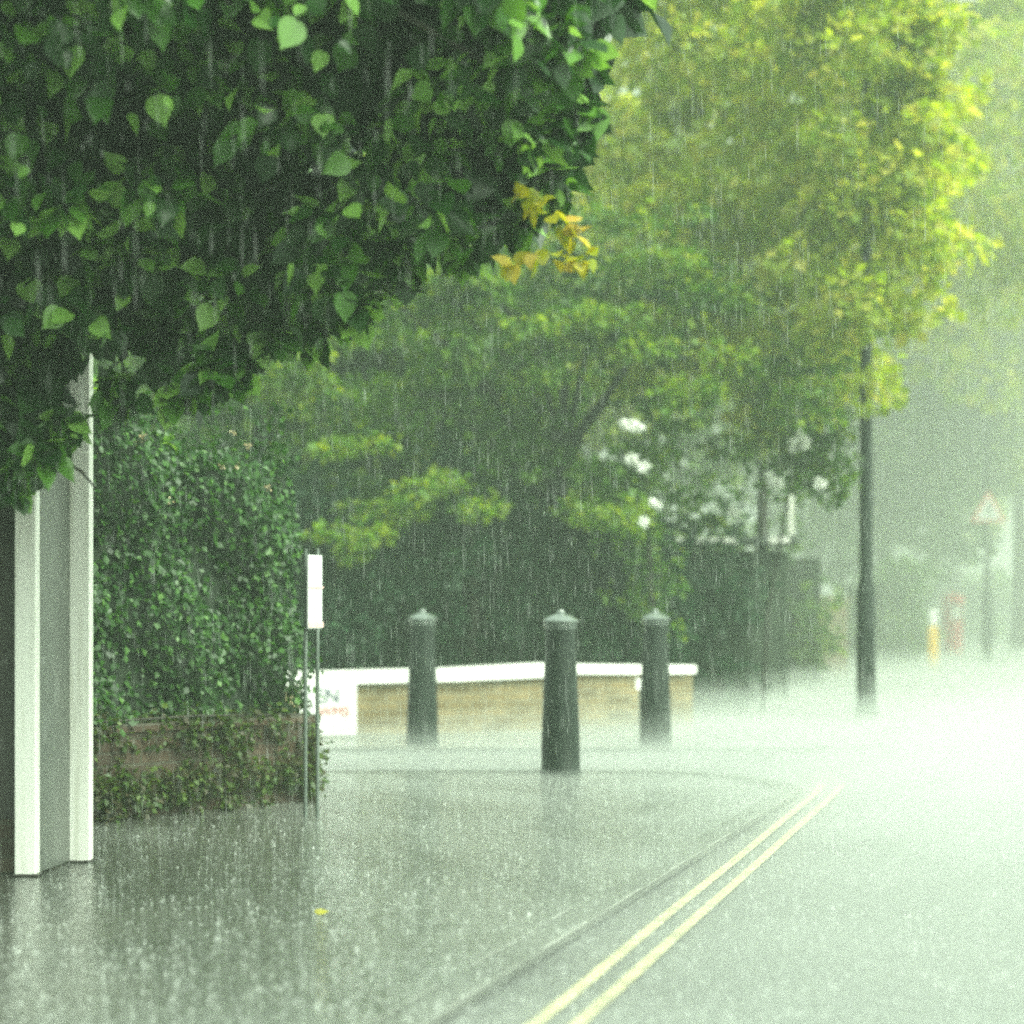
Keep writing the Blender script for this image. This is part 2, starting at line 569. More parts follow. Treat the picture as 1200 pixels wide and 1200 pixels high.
mb = MB()
for off in (-.028, -.155):
    path = yl(off)
    L_, R_ = [], []
    for i, p in enumerate(path):
        wob = random.uniform(-.004, .004)
        L_.append((p[0] - .024 + wob, p[1]))
        R_.append((p[0] + .024 + wob, p[1]))
    for i in range(len(path) - 1):
        mb.bm.faces.new([mb.bm.verts.new((*q, .004)) for q in (L_[i], R_[i], R_[i + 1], L_[i + 1])])
tag(mb.build('road_markings', M['line_paint']), kind='structure')

# ------------------------------------------------------------------ near tree (upper left)
# lower outline of the foliage, photo pixels, at about 9 m
LOW = [(-400, 600), (-150, 590), (0, 545), (60, 515), (80, 470), (115, 440), (170, 445), (250, 432), (300, 400), (340, 392), (400, 375), (440, 340), (500, 300), (560, 285), (600, 262), (640, 235), (665, 190), (690, 110), (715, 0), (730, -120), (720, -300), (640, -520)]


def low_y(x):
    for (x0, y0), (x1, y1) in zip(LOW, LOW[1:]):
        if x0 <= x <= x1:
            return y0 + (y1 - y0) * (x - x0) / (x1 - x0)
    return -9999


TB = (-3.6, 9.6, PAVE)
clumps = []
tries = 0
while len(clumps) < 560 and tries < 20000:
    tries += 1
    x = RNG.uniform(-620, 735)
    y = RNG.uniform(-900, 600)
    if x < -400:
        ok = y < 600
    else:
        ok = y < low_y(x) - 38
    # crown rounds off above the frame
    if y < -300 and (x - (-250)) ** 2 / 900 ** 2 + (y + 300) ** 2 / 600 ** 2 > 1:
        ok = False
    if not ok:
        continue
    tt = min(1.15, max(-.3, y / 480))
    edge = min(1, max(0, (low_y(max(x, -399)) - y) / 260))
    Y = 8.5 + .95 * tt + RNG.uniform(-.2, 1.2) * (.35 + .65 * edge)
    p = at(x + RNG.normal(0, 10), y + RNG.normal(0, 10), Y)
    X, Z = p.x, p.z
    s = RNG.uniform(.13, .26)
    clumps.append(((X, Y, Z), (s, s, s * .75)))
# drooping sprays along the lower edge
for x, y in [(322, 405), (362, 400), (385, 395), (250, 452), (210, 470), (135, 478), (70, 515), (50, 545), (20, 575), (420, 372), (470, 320), (545, 300), (610, 275), (655, 230), (680, 150), (150, 470), (282, 440)]:
    p = at(x, y - 14, 8.5 + .95 * min(1.1, max(0, y / 480)) + RNG.uniform(-.1, .3))
    clumps.append((tuple(p), (.06, .06, .09)))
near_tree = tree('broadleaf_tree', TB, 'dark green broadleaf tree with large wet leaves overhanging the white posts', .2, 4.6, clumps, 40, (.05, .115), 'near_leaf', limbs=14, shape=BROAD, droop=.75, shell=.35, up=.75, lr=.22)
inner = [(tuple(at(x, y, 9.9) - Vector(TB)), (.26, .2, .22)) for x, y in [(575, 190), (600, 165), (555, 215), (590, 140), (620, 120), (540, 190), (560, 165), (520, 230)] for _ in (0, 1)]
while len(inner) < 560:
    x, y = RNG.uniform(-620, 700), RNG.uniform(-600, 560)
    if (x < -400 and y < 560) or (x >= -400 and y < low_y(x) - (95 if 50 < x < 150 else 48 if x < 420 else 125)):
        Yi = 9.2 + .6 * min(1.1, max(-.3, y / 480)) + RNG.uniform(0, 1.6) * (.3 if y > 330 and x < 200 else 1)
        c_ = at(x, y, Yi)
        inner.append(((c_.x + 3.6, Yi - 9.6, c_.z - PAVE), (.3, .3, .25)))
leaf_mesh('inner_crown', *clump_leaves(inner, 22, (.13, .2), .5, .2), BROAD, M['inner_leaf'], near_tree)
P, T, N, Z = clump_leaves([((at(x, y, 8.9) - Vector(TB))[:], (.03, .04, .025)) for x, y in [(618, 230), (632, 240), (645, 250), (660, 262), (672, 280), (690, 298), (680, 305), (650, 302), (626, 302), (600, 310)]], 5, (.045, .075), .5, .3)
o = leaf_mesh('sprig', P, T, N, Z, BROAD, M['yellow_leaf'], near_tree)
o['label'] = 'yellowing leaves at the bough tip'
MB().tube([at(40, 520, 9.6) - Vector(TB), at(95, 552, 9.6) - Vector(TB), at(112, 572, 9.6) - Vector(TB)], [.009, .007, .004], 6).build('twig', M['bark'], near_tree, True)

# ------------------------------------------------------------------ white posts at the far left
pl = on_ground(32, 1026, PAVE)
pr = on_ground(95, 1010, PAVE)
gp = thing('gate_pier', (pl.x, pl.y, PAVE), 'grey gate pier edged by two tall white posts under the tree', 'gate pier')
dv = Vector((pr.x - pl.x, pr.y - pl.y, 0))
MB().box((0, 0, 1.2), (.095, .095, 2.4), .006).build('post', M['white_paint'], gp)
MB().box((dv.x, dv.y, 1.3), (.098, .095, 2.6), .006).build('post', M['white_paint'], gp)
qa = Vector(((45 - 600) / F * (pl.y + .045) - pl.x, .045, 0))
qb = Vector(((81 - 600) / F * (pr.y - .02) - pl.x, pr.y - .02 - pl.y, 0))
qd = qb - qa
for q_ in (Vector((0, 0, 0)), dv):
    MB().box((q_.x, q_.y, .006), (.115, .115, .012), .005).build('footing', M['dark_render'], gp)
MB().box(((qa.x + qb.x) / 2, (qa.y + qb.y) / 2, 1.2), (qd.length, .02, 2.38), .003, math.atan2(qd.y, qd.x)).build('panel', M['grey_panel'], gp)
sw = thing('side_wall', (pl.x - 1.6, pl.y + .12, PAVE), 'dark rendered wall behind the left white post', 'wall')
MB().box((.0, .1, 1.3), (3.08, .2, 2.6), .005).build('wall_face', M['dark_render'], sw)
MB().box((.0, .09, .12), (3.06, .26, .24), .005).build('plinth', M['red_brick'], sw)

# ------------------------------------------------------------------ planter wall + hedge
hl, hr = on_ground(60, 968, PAVE), on_ground(372, 938, PAVE)
hv = Vector((hr.x - hl.x, hr.y - hl.y, 0))
hA = math.atan2(hv.y, hv.x)
HL = hv.length
pw = thing('planter_wall', (hl.x, hl.y, PAVE), 'low dark brick wall below the clipped hedge', 'wall', rz=hA)
MB().box((HL / 2, .11, .24), (HL, .22, .48)).build('wall_face', M['red_brick'], pw)
MB().box((HL / 2, .11, .505), (HL + .03, .25, .05), .006).build('coping', M['red_brick'], pw)
hg = thing('hedge', (hl.x, hl.y, PAVE), 'dense dark green hedge beside the white posts', 'hedge', rz=hA)
HW = HL - .03


def hedge_top(u):
    return 2.42 - .16 * u + .1 * math.sin(u * 3.1) + .05 * math.sin(u * 9.3)


mb = MB()
prof = [(u, hedge_top(u) - .12) for u in np.linspace(0, HW - .04, 14)]
a = [mb.bm.verts.new((u, .2, .0)) for u, z in prof] + []
b = [mb.bm.verts.new((u, .2, z)) for u, z in prof]
c = [mb.bm.verts.new((u, 1.5, z)) for u, z in prof]
d = [mb.bm.verts.new((u, 1.5, .0)) for u, z in prof]
for i in range(len(prof) - 1):
    for p, q in ((a, b), (b, c), (c, d), (d, a)):
        mb.bm.faces.new((p[i], p[i + 1], q[i + 1], q[i]))
for i in (0, -1):
    mb.bm.faces.new((a[i], b[i], c[i], d[i]))
mb.build('branches', M['hedge_core'], hg)
n = 12500
u = RNG.uniform(-.05, HW, n)
front = RNG.random(n)
z = np.array([RNG.uniform(.50, hedge_top(x)) for x in u])
bulge = .07 * np.sin(u * 7.3 + z * 3) + .06 * np.sin(z * 8.1 + u * 2.0)
y = .13 + bulge + RNG.normal(0, .045, n)
# the end face and the top
e = front > .80
u[e] = HW - .05 + RNG.normal(0, .035, e.sum()) + .03 * np.sin(z[e] * 9)
y[e] = RNG.uniform(.2, 1.5, e.sum())
t_ = (front > .62) & ~e
z[t_] = np.array([hedge_top(x) for x in u[t_]]) + RNG.normal(0, .05, t_.sum())
y[t_] = RNG.uniform(.15, 1.5, t_.sum())
pos = np.stack([u, y, z], 1)
out_ = np.zeros((n, 3))
out_[:, 1] = -1
out_[e] = (1, 0, 0)
out_[t_] = (0, 0, 1)
tip = out_ * .4 + RNG.normal(size=(n, 3)) * .6
tip[:, 2] -= .8
nor = out_ + RNG.normal(size=(n, 3)) * .5
nor[:, 2] += .5
leaf_mesh('foliage', pos, tip, nor, RNG.uniform(.03, .062, n), SIMPLE, M['hedge_leaf'], hg)
# bright young shoots on the hedge top, cream blossom, and trailing growth over the low wall
sh = [((RNG.uniform(.1, HW - .5), RNG.uniform(.2, .8), 0), .07) for _ in range(16)]
shc = [((x, yy, hedge_top(x) + RNG.uniform(-.05, .16)), (r, r, r)) for (x, yy, _), r in sh]
for c_ in shc:
    leaf_mesh('young_shoot', *clump_leaves([c_], 46, (.05, .085), .2, .15), SIMPLE, M['bright_leaf'], hg)
inv = Matrix.Rotation(-hA, 3, 'Z')


def to_h(x, y, Y):
    return (inv @ (at(x, y, Y) - Vector((hl.x, hl.y, PAVE))))[:]


bl = [(to_h(x, yy, 13.6), (.018, .018, .014)) for x, yy in [(276, 505), (290, 522), (280, 545), (260, 548), (315, 572), (163, 518), (169, 512), (200, 586)]]
leaf_mesh('blossom', *clump_leaves(bl, 9, (.016, .028), .0, .2), SIMPLE, M['cream'], hg)
tr_ = []
for _ in range(190):
    uu = RNG.uniform(.05, HW)
    tr_.append(((uu, RNG.uniform(-.06, .1), RNG.uniform(.42, .60) - (RNG.random() ** 1.7) * .42), (.06, .05, .08)))
for _ in range(22):
    tr_.append(((HW + RNG.uniform(-.08, .03), RNG.uniform(-.06, .2), RNG.uniform(.05, .5)), (.05, .05, .1)))
for _ in range(60):
    tr_.append(((RNG.uniform(.0, HW), RNG.uniform(-.12, -.02), RNG.uniform(.03, .25)), (.07, .05, .07)))
ct = thing('trailing_plant', (hl.x, hl.y, PAVE), 'green plant trailing over the low brick wall below the hedge', 'plant', rz=hA)
leaf_mesh('foliage', *clump_leaves(tr_, 26, (.025, .055), .6, .3), SIMPLE, M['trailing_leaf'], ct)
MB().tube([(.1, .02, .545), (HW * .5, -.02, .56), (HW, .03, .53), (HW + .02, .0, .02)], [.008, .008, .007, .006], 6).build('stem', M['bark'], ct)

# ------------------------------------------------------------------ slim sign on two tubes
Ys = 13.5
sp = at(365, 700, Ys)
sg = thing('sign_post', (sp.x, sp.y, PAVE), 'narrow white sign seen edge-on, on two thin tubes beside the hedge', 'sign')
for dx in (-.034, .034):
    MB().tube([(dx, 0, 0), (dx, 0, 1.52)], [.011, .011], 10).build('tube', M['steel'], sg, True)
pn = MB().box((.022, -.05, 1.275), (.19, .012, .415), .004, R(70)).build('panel', M['sign_grey'], sg)
MB().box((.030, -.046, 1.30), (.196, .004, .012), 0, R(70)).build('stripe', M['sign_pink'], pn)
MB().box((.030, -.046, 1.09), (.196, .004, .03), 0, R(70)).build('stripe', M['sign_pink'], pn)

# ------------------------------------------------------------------ boundary wall with white coping


def wall_run(name, label, pts, thick, depth=.24):
    """pts: (px x, px y of the coping top, distance)"""
    p0 = at(*pts[0])
    root = thing(name, (p0.x, p0.y, PAVE), label, 'wall')
    tops = [at(*p) for p in pts]
    face, cop = MB(), MB()
    for i, (q0, q1) in enumerate(zip(tops, tops[1:])):
        a0, a1 = Vector((q0.x - p0.x, q0.y - p0.y, 0)), Vector((q1.x - p0.x, q1.y - p0.y, 0))
        d = (a1 - a0).normalized()
        nn = Vector((-d.y, d.x, 0))
        t0, t1 = thick[i], thick[i + 1]
        z0, z1 = q0.z - PAVE, q1.z - PAVE

        def hexa(mb, o0, o1, b0, b1, c0, c1):
            vs = []
            for a, lo, hi in ((a0, b0, c0), (a1, b1, c1)):
                for o_, zz in ((o0, lo), (o1, lo), (o1, hi), (o0, hi)):
                    p = a + nn * o_
                    vs.append(mb.bm.verts.new((p.x, p.y, zz)))
            for f in ((0, 1, 2, 3), (4, 5, 6, 7), (0, 1, 5, 4), (1, 2, 6, 5), (2, 3, 7, 6), (3, 0, 4, 7)):
                mb.bm.faces.new([vs[k] for k in f])
        hexa(face, 0, depth, 0, 0, z0 - t0, z1 - t1)
        hexa(cop, -.05, depth + .05, z0 - t0, z1 - t1, z0, z1)
    face.build('wall_face', M['tan_brick'], root)
    cop.build('coping', M['white_stone'], root)
    return root


wall_run('garden_wall', 'long tan brick wall with thick white coping behind the tallest bollard', [(250, 790, 22.0), (372, 787, 22.2), (530, 783, 22.6), (645, 777, 23.0)], [.115, .12, .125, .135])
wall_run('garden_wall', 'tan brick wall with thin white coping behind the right bollard', [(648, 777.5, 23.3), (740, 779, 24.0), (812, 779.5, 24.6)], [.10, .095, .085])

# white board with lettering at the foot of the wall
bA = at(352, 800, 21.9)
bB = at(418, 800, 21.9)
zb, zt = at(0, 862, 21.9).z, at(0, 802, 21.9).z
bd = thing('notice_board', ((bA.x + bB.x) / 2, 21.9, PAVE), 'white notice board with blue and red lettering against the tan wall', 'notice board')
bw = bB.x - bA.x
MB().box((0, 0, (zb + zt) / 2 - PAVE), (bw, .02, zt - zb), .003).build('board', M['sign_white'], bd)
for sx in (-.4, .4):
    MB().box((bw * sx, .03, (zt - PAVE) / 2), (.03, .03, zt - PAVE), .002).build('leg', M['white_paint'], bd)


def lettering(text, size, mat, parent, loc, name='lettering'):
    cu = bpy.data.curves.new(name, 'FONT')
    cu.body = text
    cu.size = size
    cu.extrude = .0015
    cu.align_x = 'LEFT'
    o = bpy.data.objects.new(name, cu)
    COL.objects.link(o)
    dg = bpy.context.evaluated_depsgraph_get()
    me = bpy.data.meshes.new_from_object(o.evaluated_get(dg))
    bpy.data.objects.remove(o)
    me.transform(Matrix.Translation(loc) @ Matrix.Rotation(R(90), 4, 'X'))
    me.materials.clear()
    return link(name, me, mat, parent)


px = 21.9 / F
lettering('EN', 17 * px * 1.35, M['sign_blue'], bd, Vector((-bw / 2 + 17 * px, -.0135, zt - PAVE - 21 * px)))
lettering('WMS', 12 * px * 1.35, M['sign_red'], bd, Vector((-bw / 2 + 21 * px, -.0135, zt - PAVE - 37 * px)))
wp = thing('wall_plate', at(750, 808, 23.75), 'small white plate on the tan wall left of the right bollard', 'plate')
MB().box((0, 0, .05), (.085, .02, .11), .004).build('plate', M['sign_white'], wp)
MB().box((0, .02, -.2), (.025, .02, .42), .002).build('stake', M['steel'], wp)

# ------------------------------------------------------------------ bollards
BG = 'bollards on the corner'


def bollard(x, Y, label, H=1.155):
    b = thing('bollard', (((x - 600) / F) * Y, Y, PAVE), label, 'bollard', BG)
    prof = [(.148, 0), (.150, .03), (.142, .05), (.140, .25), (.127, .6), (.111, .9), (.105, 1.0), (.107, 1.03)]
    MB().lathe([(r * .97, z * H / 1.155) for r, z in prof], 32).build('shaft', M['iron'], b, True)
    MB().lathe([(r, z * H / 1.155) for r, z in [(.098, 1.031), (.106, 1.045), (.116, 1.075), (.128, 1.088), (.128, 1.098), (.1, 1.118), (.06, 1.137), (.03, 1.143), (.03, 1.158), (.02, 1.172), (.004, 1.176)]], 32).build('cap', M['iron_cap'], b, True)
    return b


bollard(657, 16.95, 'tall dark tapered bollard standing nearest, in front of the white coping')
bollard(495, 20.9, 'dark bollard to the right of the white notice board, misty at its foot')
bollard(768, 20.75, 'dark bollard before the right end of the white-coped wall, misty at its foot')

# ------------------------------------------------------------------ lamp post
lp = on_ground(1015, 838, PAVE)
lt = thing('lamp_post', lp, 'tall dark green lamp post rising into the yellow-green tree', 'lamp post')
MB().lathe([(.13, 0), (.13, .06), (.108, .09), (.105, 1.35), (.098, 1.4), (.075, 1.5), (.072, 2.6), (.06, 5.0), (.045, 7.4)], 20).build('pole', M['iron'], lt, True)
MB().box((0, -.1, .7), (.11, .02, .5), .004).build('access_door', M['iron'], lt)
MB().tube([(0, 0, 7.35), (.03, 0, 7.7), (.3, 0, 7.95), (.8, 0, 8.0)], [.04, .035, .03, .028], 10).build('arm', M['iron'], lt, True)
hd = MB().box((1.0, 0, 7.98), (.5, .2, .1), .03).build('lantern', M['steel'], lt)
MB().box((1.02, 0, 7.915), (.4, .16, .03), .008).build('lens', M['sign_white'], hd)

# ------------------------------------------------------------------ warning sign on its pole
wsp = on_ground(1157, 783, PAVE)
ws = thing('warning_sign', wsp, 'triangular red-bordered warning sign on a dark pole far down the road', 'road sign')
Yw = wsp.y
pxw = Yw / F
MB().lathe([(.11, 0), (.11, 1.4), (.07, 1.55), (.06, 3.2), (.05, 6.6)], 14).build('pole', M['iron'], ws, True)
zc = at(0, 612, Yw).z - PAVE


def tri(w, h, y0, y1, z):
    mb = MB()
    a = [mb.bm.verts.new((p[0], y0, z + p[1])) for p in ((-w / 2, 0), (w / 2, 0), (0, h))]
    b = [mb.bm.verts.new((p[0], y1, z + p[1])) for p in ((-w / 2, 0), (w / 2, 0), (0, h))]
    mb.bm.faces.new(a)
    mb.bm.faces.new(b[::-1])
    for i in range(3):
        mb.bm.faces.new((a[i], a[(i + 1) % 3], b[(i + 1) % 3], b[i]))
    return mb


W = 42 * pxw
tri(W, W * .87, -.14, -.115, zc).build('border', M['sign_red'], ws)
fc = tri(W * .76, W * .76 * .87, -.15, -.141, zc + W * .065).build('face', M['sign_grey'], ws)
MB().box((0, -.155, zc + W * .33), (W * .07, .006, W * .30), .0).build('symbol', M['sign_black'], fc)
MB().box((0, -.09, zc + W * .25), (.16, .05, .05)).build('bracket', M['steel'], ws)

# pillar box and yellow bollard far away
pb = Vector(((1116 - 600) / F * 55, 55, PAVE))
pbx = thing('pillar_box', pb, 'red pillar box far down the pavement left of the warning sign', 'postbox')
MB().lathe([(.27, 0), (.27, .12), (.23, .14), (.23, 1.28), (.24, 1.3)], 24).build('body', M['pillar_red'], pbx, True)
MB().lathe([(.27, 1.301), (.28, 1.36), (.27, 1.42), (.2, 1.5), (.05, 1.55)], 24).build('cap', M['pillar_red'], pbx, True)
MB().box((.05, -.232, 1.08), (.22, .02, .30), .004).build('notice_plate', M['sign_white'], pbx)
MB().box((0, -.236, 1.25), (.26, .02, .035), .003).build('slot', M['sign_black'], pbx)
yb = Vector(((1093 - 600) / F * 45, 45, PAVE))
ybo = thing('traffic_bollard', yb, 'yellow and white traffic bollard beside the red pillar box', 'bollard')
MB().box((0, 0, .42), (.19, .14, .84), .03).build('base', M['bollard_yellow'], ybo)
MB().box((0, 0, 1.0), (.17, .12, .32), .04).build('head', M['sign_white'], ybo)

# ------------------------------------------------------------------ timber shelter behind the wall's end
Yt = 30.5
t0, t1 = at(782, 0, Yt).x, at(925, 0, Yt).x
th = at(0, 634, Yt).z - PAVE
sd = thing('shelter', ((t0 + t1) / 2, Yt, PAVE), 'dark timber shelter with pale roof edge among the trees', 'shelter')
w = t1 - t0
MB().box((0, .9, th / 2 - .05), (w, .06, th - .1)).build('back_wall', M['timber'], sd)
for k in range(5):
    MB().box((-w / 2 + .06 + k * (w - .12) / 4, 0, th / 2 - .07), (.085, .085, th - .14), .005).build('post', M['timber'], sd)
MB().box((-w * .23, .02, th * .40), (w * .44, .04, th * .80), .004).build('door', M['timber'], sd)
MB().box((0, .45, th), (w + .16, 1.2, .09)).build('roof', M['felt'], sd)
for xx, ww in ((-w / 2 + .48, .80), (w / 2 - .15, .27)):
    MB().box((xx, -.165, th + .005), (ww, .025, .065), .004).build('fascia', M['white_paint'], sd)
MB().box((w / 2 + .02, -.02, th + .36), (.065, .065, .56), .006).build('flue', M['white_paint'], sd)

# pale brick wall and dark railings farther on
bk = at(965, 0, 40)
bp_ = thing('brick_pier', (bk.x, 40, PAVE), 'pale reddish brick pier left of the lamp post', 'brick pier')
MB().box((0, 0, .65), (.74, .5, 1.3)).build('shaft', M['pale_brick'], bp_)
MB().box((0, 0, 1.34), (.82, .58, .08), .01).build('cap', M['pale_brick'], bp_)

# ------------------------------------------------------------------ trees and shrubs behind
def px_clumps(pts, Y, jitterY, cr, flat=.5, jit=12):
    out = []
    for x, y in pts:
        Yj = Y + RNG.uniform(-jitterY, jitterY)
        p = at(x + RNG.uniform(-jit, jit), y + RNG.uniform(-jit, jit), Y)
        s = cr * RNG.uniform(.65, 1.3)
        out.append(((p.x, Yj, p.z), (s, s, s * flat)))
    return out


def fill(n, inside, box):
    r = []
    while len(r) < n:
        x, y = RNG.uniform(box[0], box[1]), RNG.uniform(box[2], box[3])
        if inside(x, y):
            r.append((x, y))
    return r


# maple behind the wall: layered boughs
mp = fill(105, lambda x, y: ((x - 640) / 330) ** 2 + ((y - 450) / 190) ** 2 < 1 and y < 655 - abs(x - 600) * .05, (300, 960, 270, 660))
mc = px_clumps(mp, 26.5, 1.7, .42, .27)
mc += px_clumps([(500, 335), (540, 325), (570, 345), (520, 320), (690, 385), (730, 400), (770, 385), (790, 410), (650, 380), (800, 330), (850, 350), (430, 440), (400, 470), (345, 450)], 25.3, .4, .34, .3)
mt_ = tree('maple_tree', (.55, 27, PAVE), 'mid green layered tree standing behind the white-coped wall', .16, 3.0, mc, 95, (.08, .15), 'maple_leaf', limbs=14)
bb = [(x, y) for x, y in [(495, 318), (515, 330), (535, 318), (555, 334), (575, 322), (600, 312), (640, 372), (665, 384), (690, 376), (715, 392), (745, 380), (770, 396), (800, 384), (780, 300), (810, 310), (840, 330), (870, 345), (330, 445), (350, 432), (375, 452), (310, 462), (480, 585), (520, 578), (560, 586), (710, 590), (735, 600), (690, 602), (860, 420), (890, 440), (830, 455), (430, 520), (410, 600), (405, 640), (400, 620), (650, 450), (930, 470), (790, 480)]]
bb_ = [((Vector(c) - Vector((.55, 27, PAVE)))[:], r) for c, r in px_clumps(bb + [(x + RNG.uniform(-40, 40), y + RNG.uniform(-12, 25)) for x, y in bb], 25.1, .5, .27, .42, 14)]
o = leaf_mesh('painted_sunlit_bough', *clump_leaves(bb_, 75, (.07, .13), .4, .3), SIMPLE, M['sunlit_bough_leaf'], mt_)  # sunlit bough tops of the maple, lit by leaf colour
o['label'] = 'bough tips painted sunlit yellow-green'
o = thing('flowering_shrub', (1.45, 25.2, PAVE), 'green shrub with white blossom heads above the right bollard', 'shrub')
wb = [((at(x, y, 24.2) - Vector((1.45, 25.2, PAVE)))[:], (r, .06, r * .5)) for x, y, r in [(734, 497, .06), (746, 500, .055), (740, 538, .04), (751, 547, .075), (768, 590, .018), (755, 612, .02)]]
leaf_mesh('blossom', *clump_leaves(wb, 44, (.045, .075), 0, .1), SIMPLE, M['petal'], o)
leaf_mesh('foliage', *clump_leaves([((at(x, y, 25.3) - Vector((1.45, 25.2, PAVE)))[:], (.22, .22, .16)) for x, y in fill(26, lambda x, y: True, (715, 785, 500, 760))], 60, (.06, .1), .4), SIMPLE, M['maple_leaf'], o)
MB().tube([(0, 0, 0), (.03, 0, 1.2), (-.05, 0, 2.9)], [.03, .025, .012], 8).build('stem', M['bark'], o, True)
o = thing('flowering_shrub', (2.85, 27.2, PAVE), 'tall shrub with white blossom heads above the shelter end', 'shrub')
wb = [((at(x, y, 25.6) - Vector((2.85, 27.2, PAVE)))[:], (r, .06, r * .7)) for x, y, r in [(939, 512, .055), (930, 521, .045), (943, 522, .04), (903, 560, .035), (911, 566, .055), (960, 566, .03), (860, 600, .03)]]
leaf_mesh('blossom', *clump_leaves(wb, 40, (.045, .08), 0, .1), SIMPLE, M['petal'], o)
leaf_mesh('foliage', *clump_leaves([((at(x, y, 26.4) - Vector((2.85, 27.2, PAVE)))[:], (.26, .26, .2)) for x, y in fill(22, lambda x, y: True, (885, 985, 495, 572))], 55, (.07, .12), .4), SIMPLE, M['maple_leaf'], o)
MB().tube([(0, 0, 0), (.03, -.3, 1.2), (.3, -.9, 3.0)], [.03, .022, .01], 8).build('stem', M['bark'], o, True)

# dark shrubs under the maple
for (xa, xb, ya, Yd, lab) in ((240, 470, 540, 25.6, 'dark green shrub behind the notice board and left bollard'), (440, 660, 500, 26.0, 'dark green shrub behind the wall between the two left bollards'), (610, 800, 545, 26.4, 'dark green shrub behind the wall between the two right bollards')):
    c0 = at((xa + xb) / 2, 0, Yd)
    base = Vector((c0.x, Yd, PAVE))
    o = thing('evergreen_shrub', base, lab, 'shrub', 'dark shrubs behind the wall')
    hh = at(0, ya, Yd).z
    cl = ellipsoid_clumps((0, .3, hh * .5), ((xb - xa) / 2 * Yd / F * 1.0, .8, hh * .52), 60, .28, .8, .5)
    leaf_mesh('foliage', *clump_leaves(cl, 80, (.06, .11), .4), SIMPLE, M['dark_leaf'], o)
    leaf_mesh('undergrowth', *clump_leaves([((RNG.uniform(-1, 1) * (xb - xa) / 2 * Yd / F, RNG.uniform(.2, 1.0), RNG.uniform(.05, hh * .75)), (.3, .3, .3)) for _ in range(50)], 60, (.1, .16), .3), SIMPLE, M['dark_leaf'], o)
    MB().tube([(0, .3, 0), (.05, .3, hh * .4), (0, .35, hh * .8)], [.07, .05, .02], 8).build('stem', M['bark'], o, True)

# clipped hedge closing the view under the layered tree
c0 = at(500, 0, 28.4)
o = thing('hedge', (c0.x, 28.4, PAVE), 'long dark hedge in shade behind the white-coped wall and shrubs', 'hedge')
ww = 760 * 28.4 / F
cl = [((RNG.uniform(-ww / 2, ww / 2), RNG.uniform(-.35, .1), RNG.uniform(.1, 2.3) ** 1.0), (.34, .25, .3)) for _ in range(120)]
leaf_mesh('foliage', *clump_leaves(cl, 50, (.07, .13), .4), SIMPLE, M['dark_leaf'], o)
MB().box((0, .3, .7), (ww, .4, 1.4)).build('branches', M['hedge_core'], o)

# big trees behind
tree('dark_tree', (-3.2, 31, PAVE), 'tall mid green tree behind the hedge and the near boughs', .28, 6, ellipsoid_clumps((-2.4, 31, 4.2), (3.6, 1.8, 3.8), 190, .6, .6, .3), 110, (.14, .24), 'maple_leaf', limbs=6)
tree('dark_tree', (-6.0, 40, PAVE), 'broad dark tree far behind the hedge', .3, 7, ellipsoid_clumps((-5.2, 40, 6), (4.6, 2, 6), 200, .9, .7, .3), 80, (.22, .36), 'maple_leaf', limbs=5)
tree('dark_tree', (1.0, 42, PAVE), 'broad dark tree far behind the layered tree', .3, 7, ellipsoid_clumps((.6, 42, 5.5), (4.6, 2, 5.5), 200, .9, .7, .3), 80, (.22, .36), 'maple_leaf', limbs=5)
tree('lime_tree', (3.3, 31.5, PAVE), 'bright yellow-green tree above the shelter, blurring into mist', .12, 4,
     px_clumps(fill(175, lambda x, y: ((x - 890) / 235) ** 2 + ((y - 170) / 330) ** 2 < 1, (640, 1130, -160, 500)), 27.5, 2.0, .5, .5) + px_clumps(fill(48, lambda x, y: True, (935, 1090, -60, 385)), 25.0, .5, .36, .6), 100, (.11, .2), 'lime_leaf', limbs=4)
tree('lime_tree', (-.2, 37, PAVE), 'yellow-green tree behind the top of the layered tree', .2, 6,
     ellipsoid_clumps((.8, 37, 7.6), (4.0, 2.0, 4.2), 190, .75, .6, .3), 90, (.16, .28), 'lime_leaf', limbs=4)
tree('lime_tree', (6.36, 43, PAVE), 'tall yellow-green tree behind the lamp post top', .1, 8,
     ellipsoid_clumps((8.4, 43, 10.2), (4.4, 2.4, 5.2), 210, .9, .6, .3), 90, (.18, .32), 'lime_leaf', limbs=2)
tree('lime_tree', (5.17, 35, PAVE), 'pale yellow-green tree overhanging the road at the upper right', .085, 7,
     px_clumps(fill(120, lambda x, y: ((x - 1150) / 150) ** 2 + ((y - 80) / 270) ** 2 < 1, (990, 1310, -200, 360)), 35, 1.6, .6, .5), 60, (.12, .22), 'lime_leaf', limbs=2)
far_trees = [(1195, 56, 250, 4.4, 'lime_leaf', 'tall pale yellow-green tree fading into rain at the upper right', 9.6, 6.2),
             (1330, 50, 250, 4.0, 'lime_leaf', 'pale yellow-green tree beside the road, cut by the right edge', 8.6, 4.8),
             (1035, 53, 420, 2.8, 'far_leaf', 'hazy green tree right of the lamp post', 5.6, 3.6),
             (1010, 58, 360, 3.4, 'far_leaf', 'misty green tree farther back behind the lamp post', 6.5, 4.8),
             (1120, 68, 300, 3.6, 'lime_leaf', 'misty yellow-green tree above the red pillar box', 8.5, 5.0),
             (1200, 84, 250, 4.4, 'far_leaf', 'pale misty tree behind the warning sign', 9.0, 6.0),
             (1290, 60, 250, 3.4, 'lime_leaf', 'pale yellow-green tree at the right edge of the road', 9.0, 3.6)]
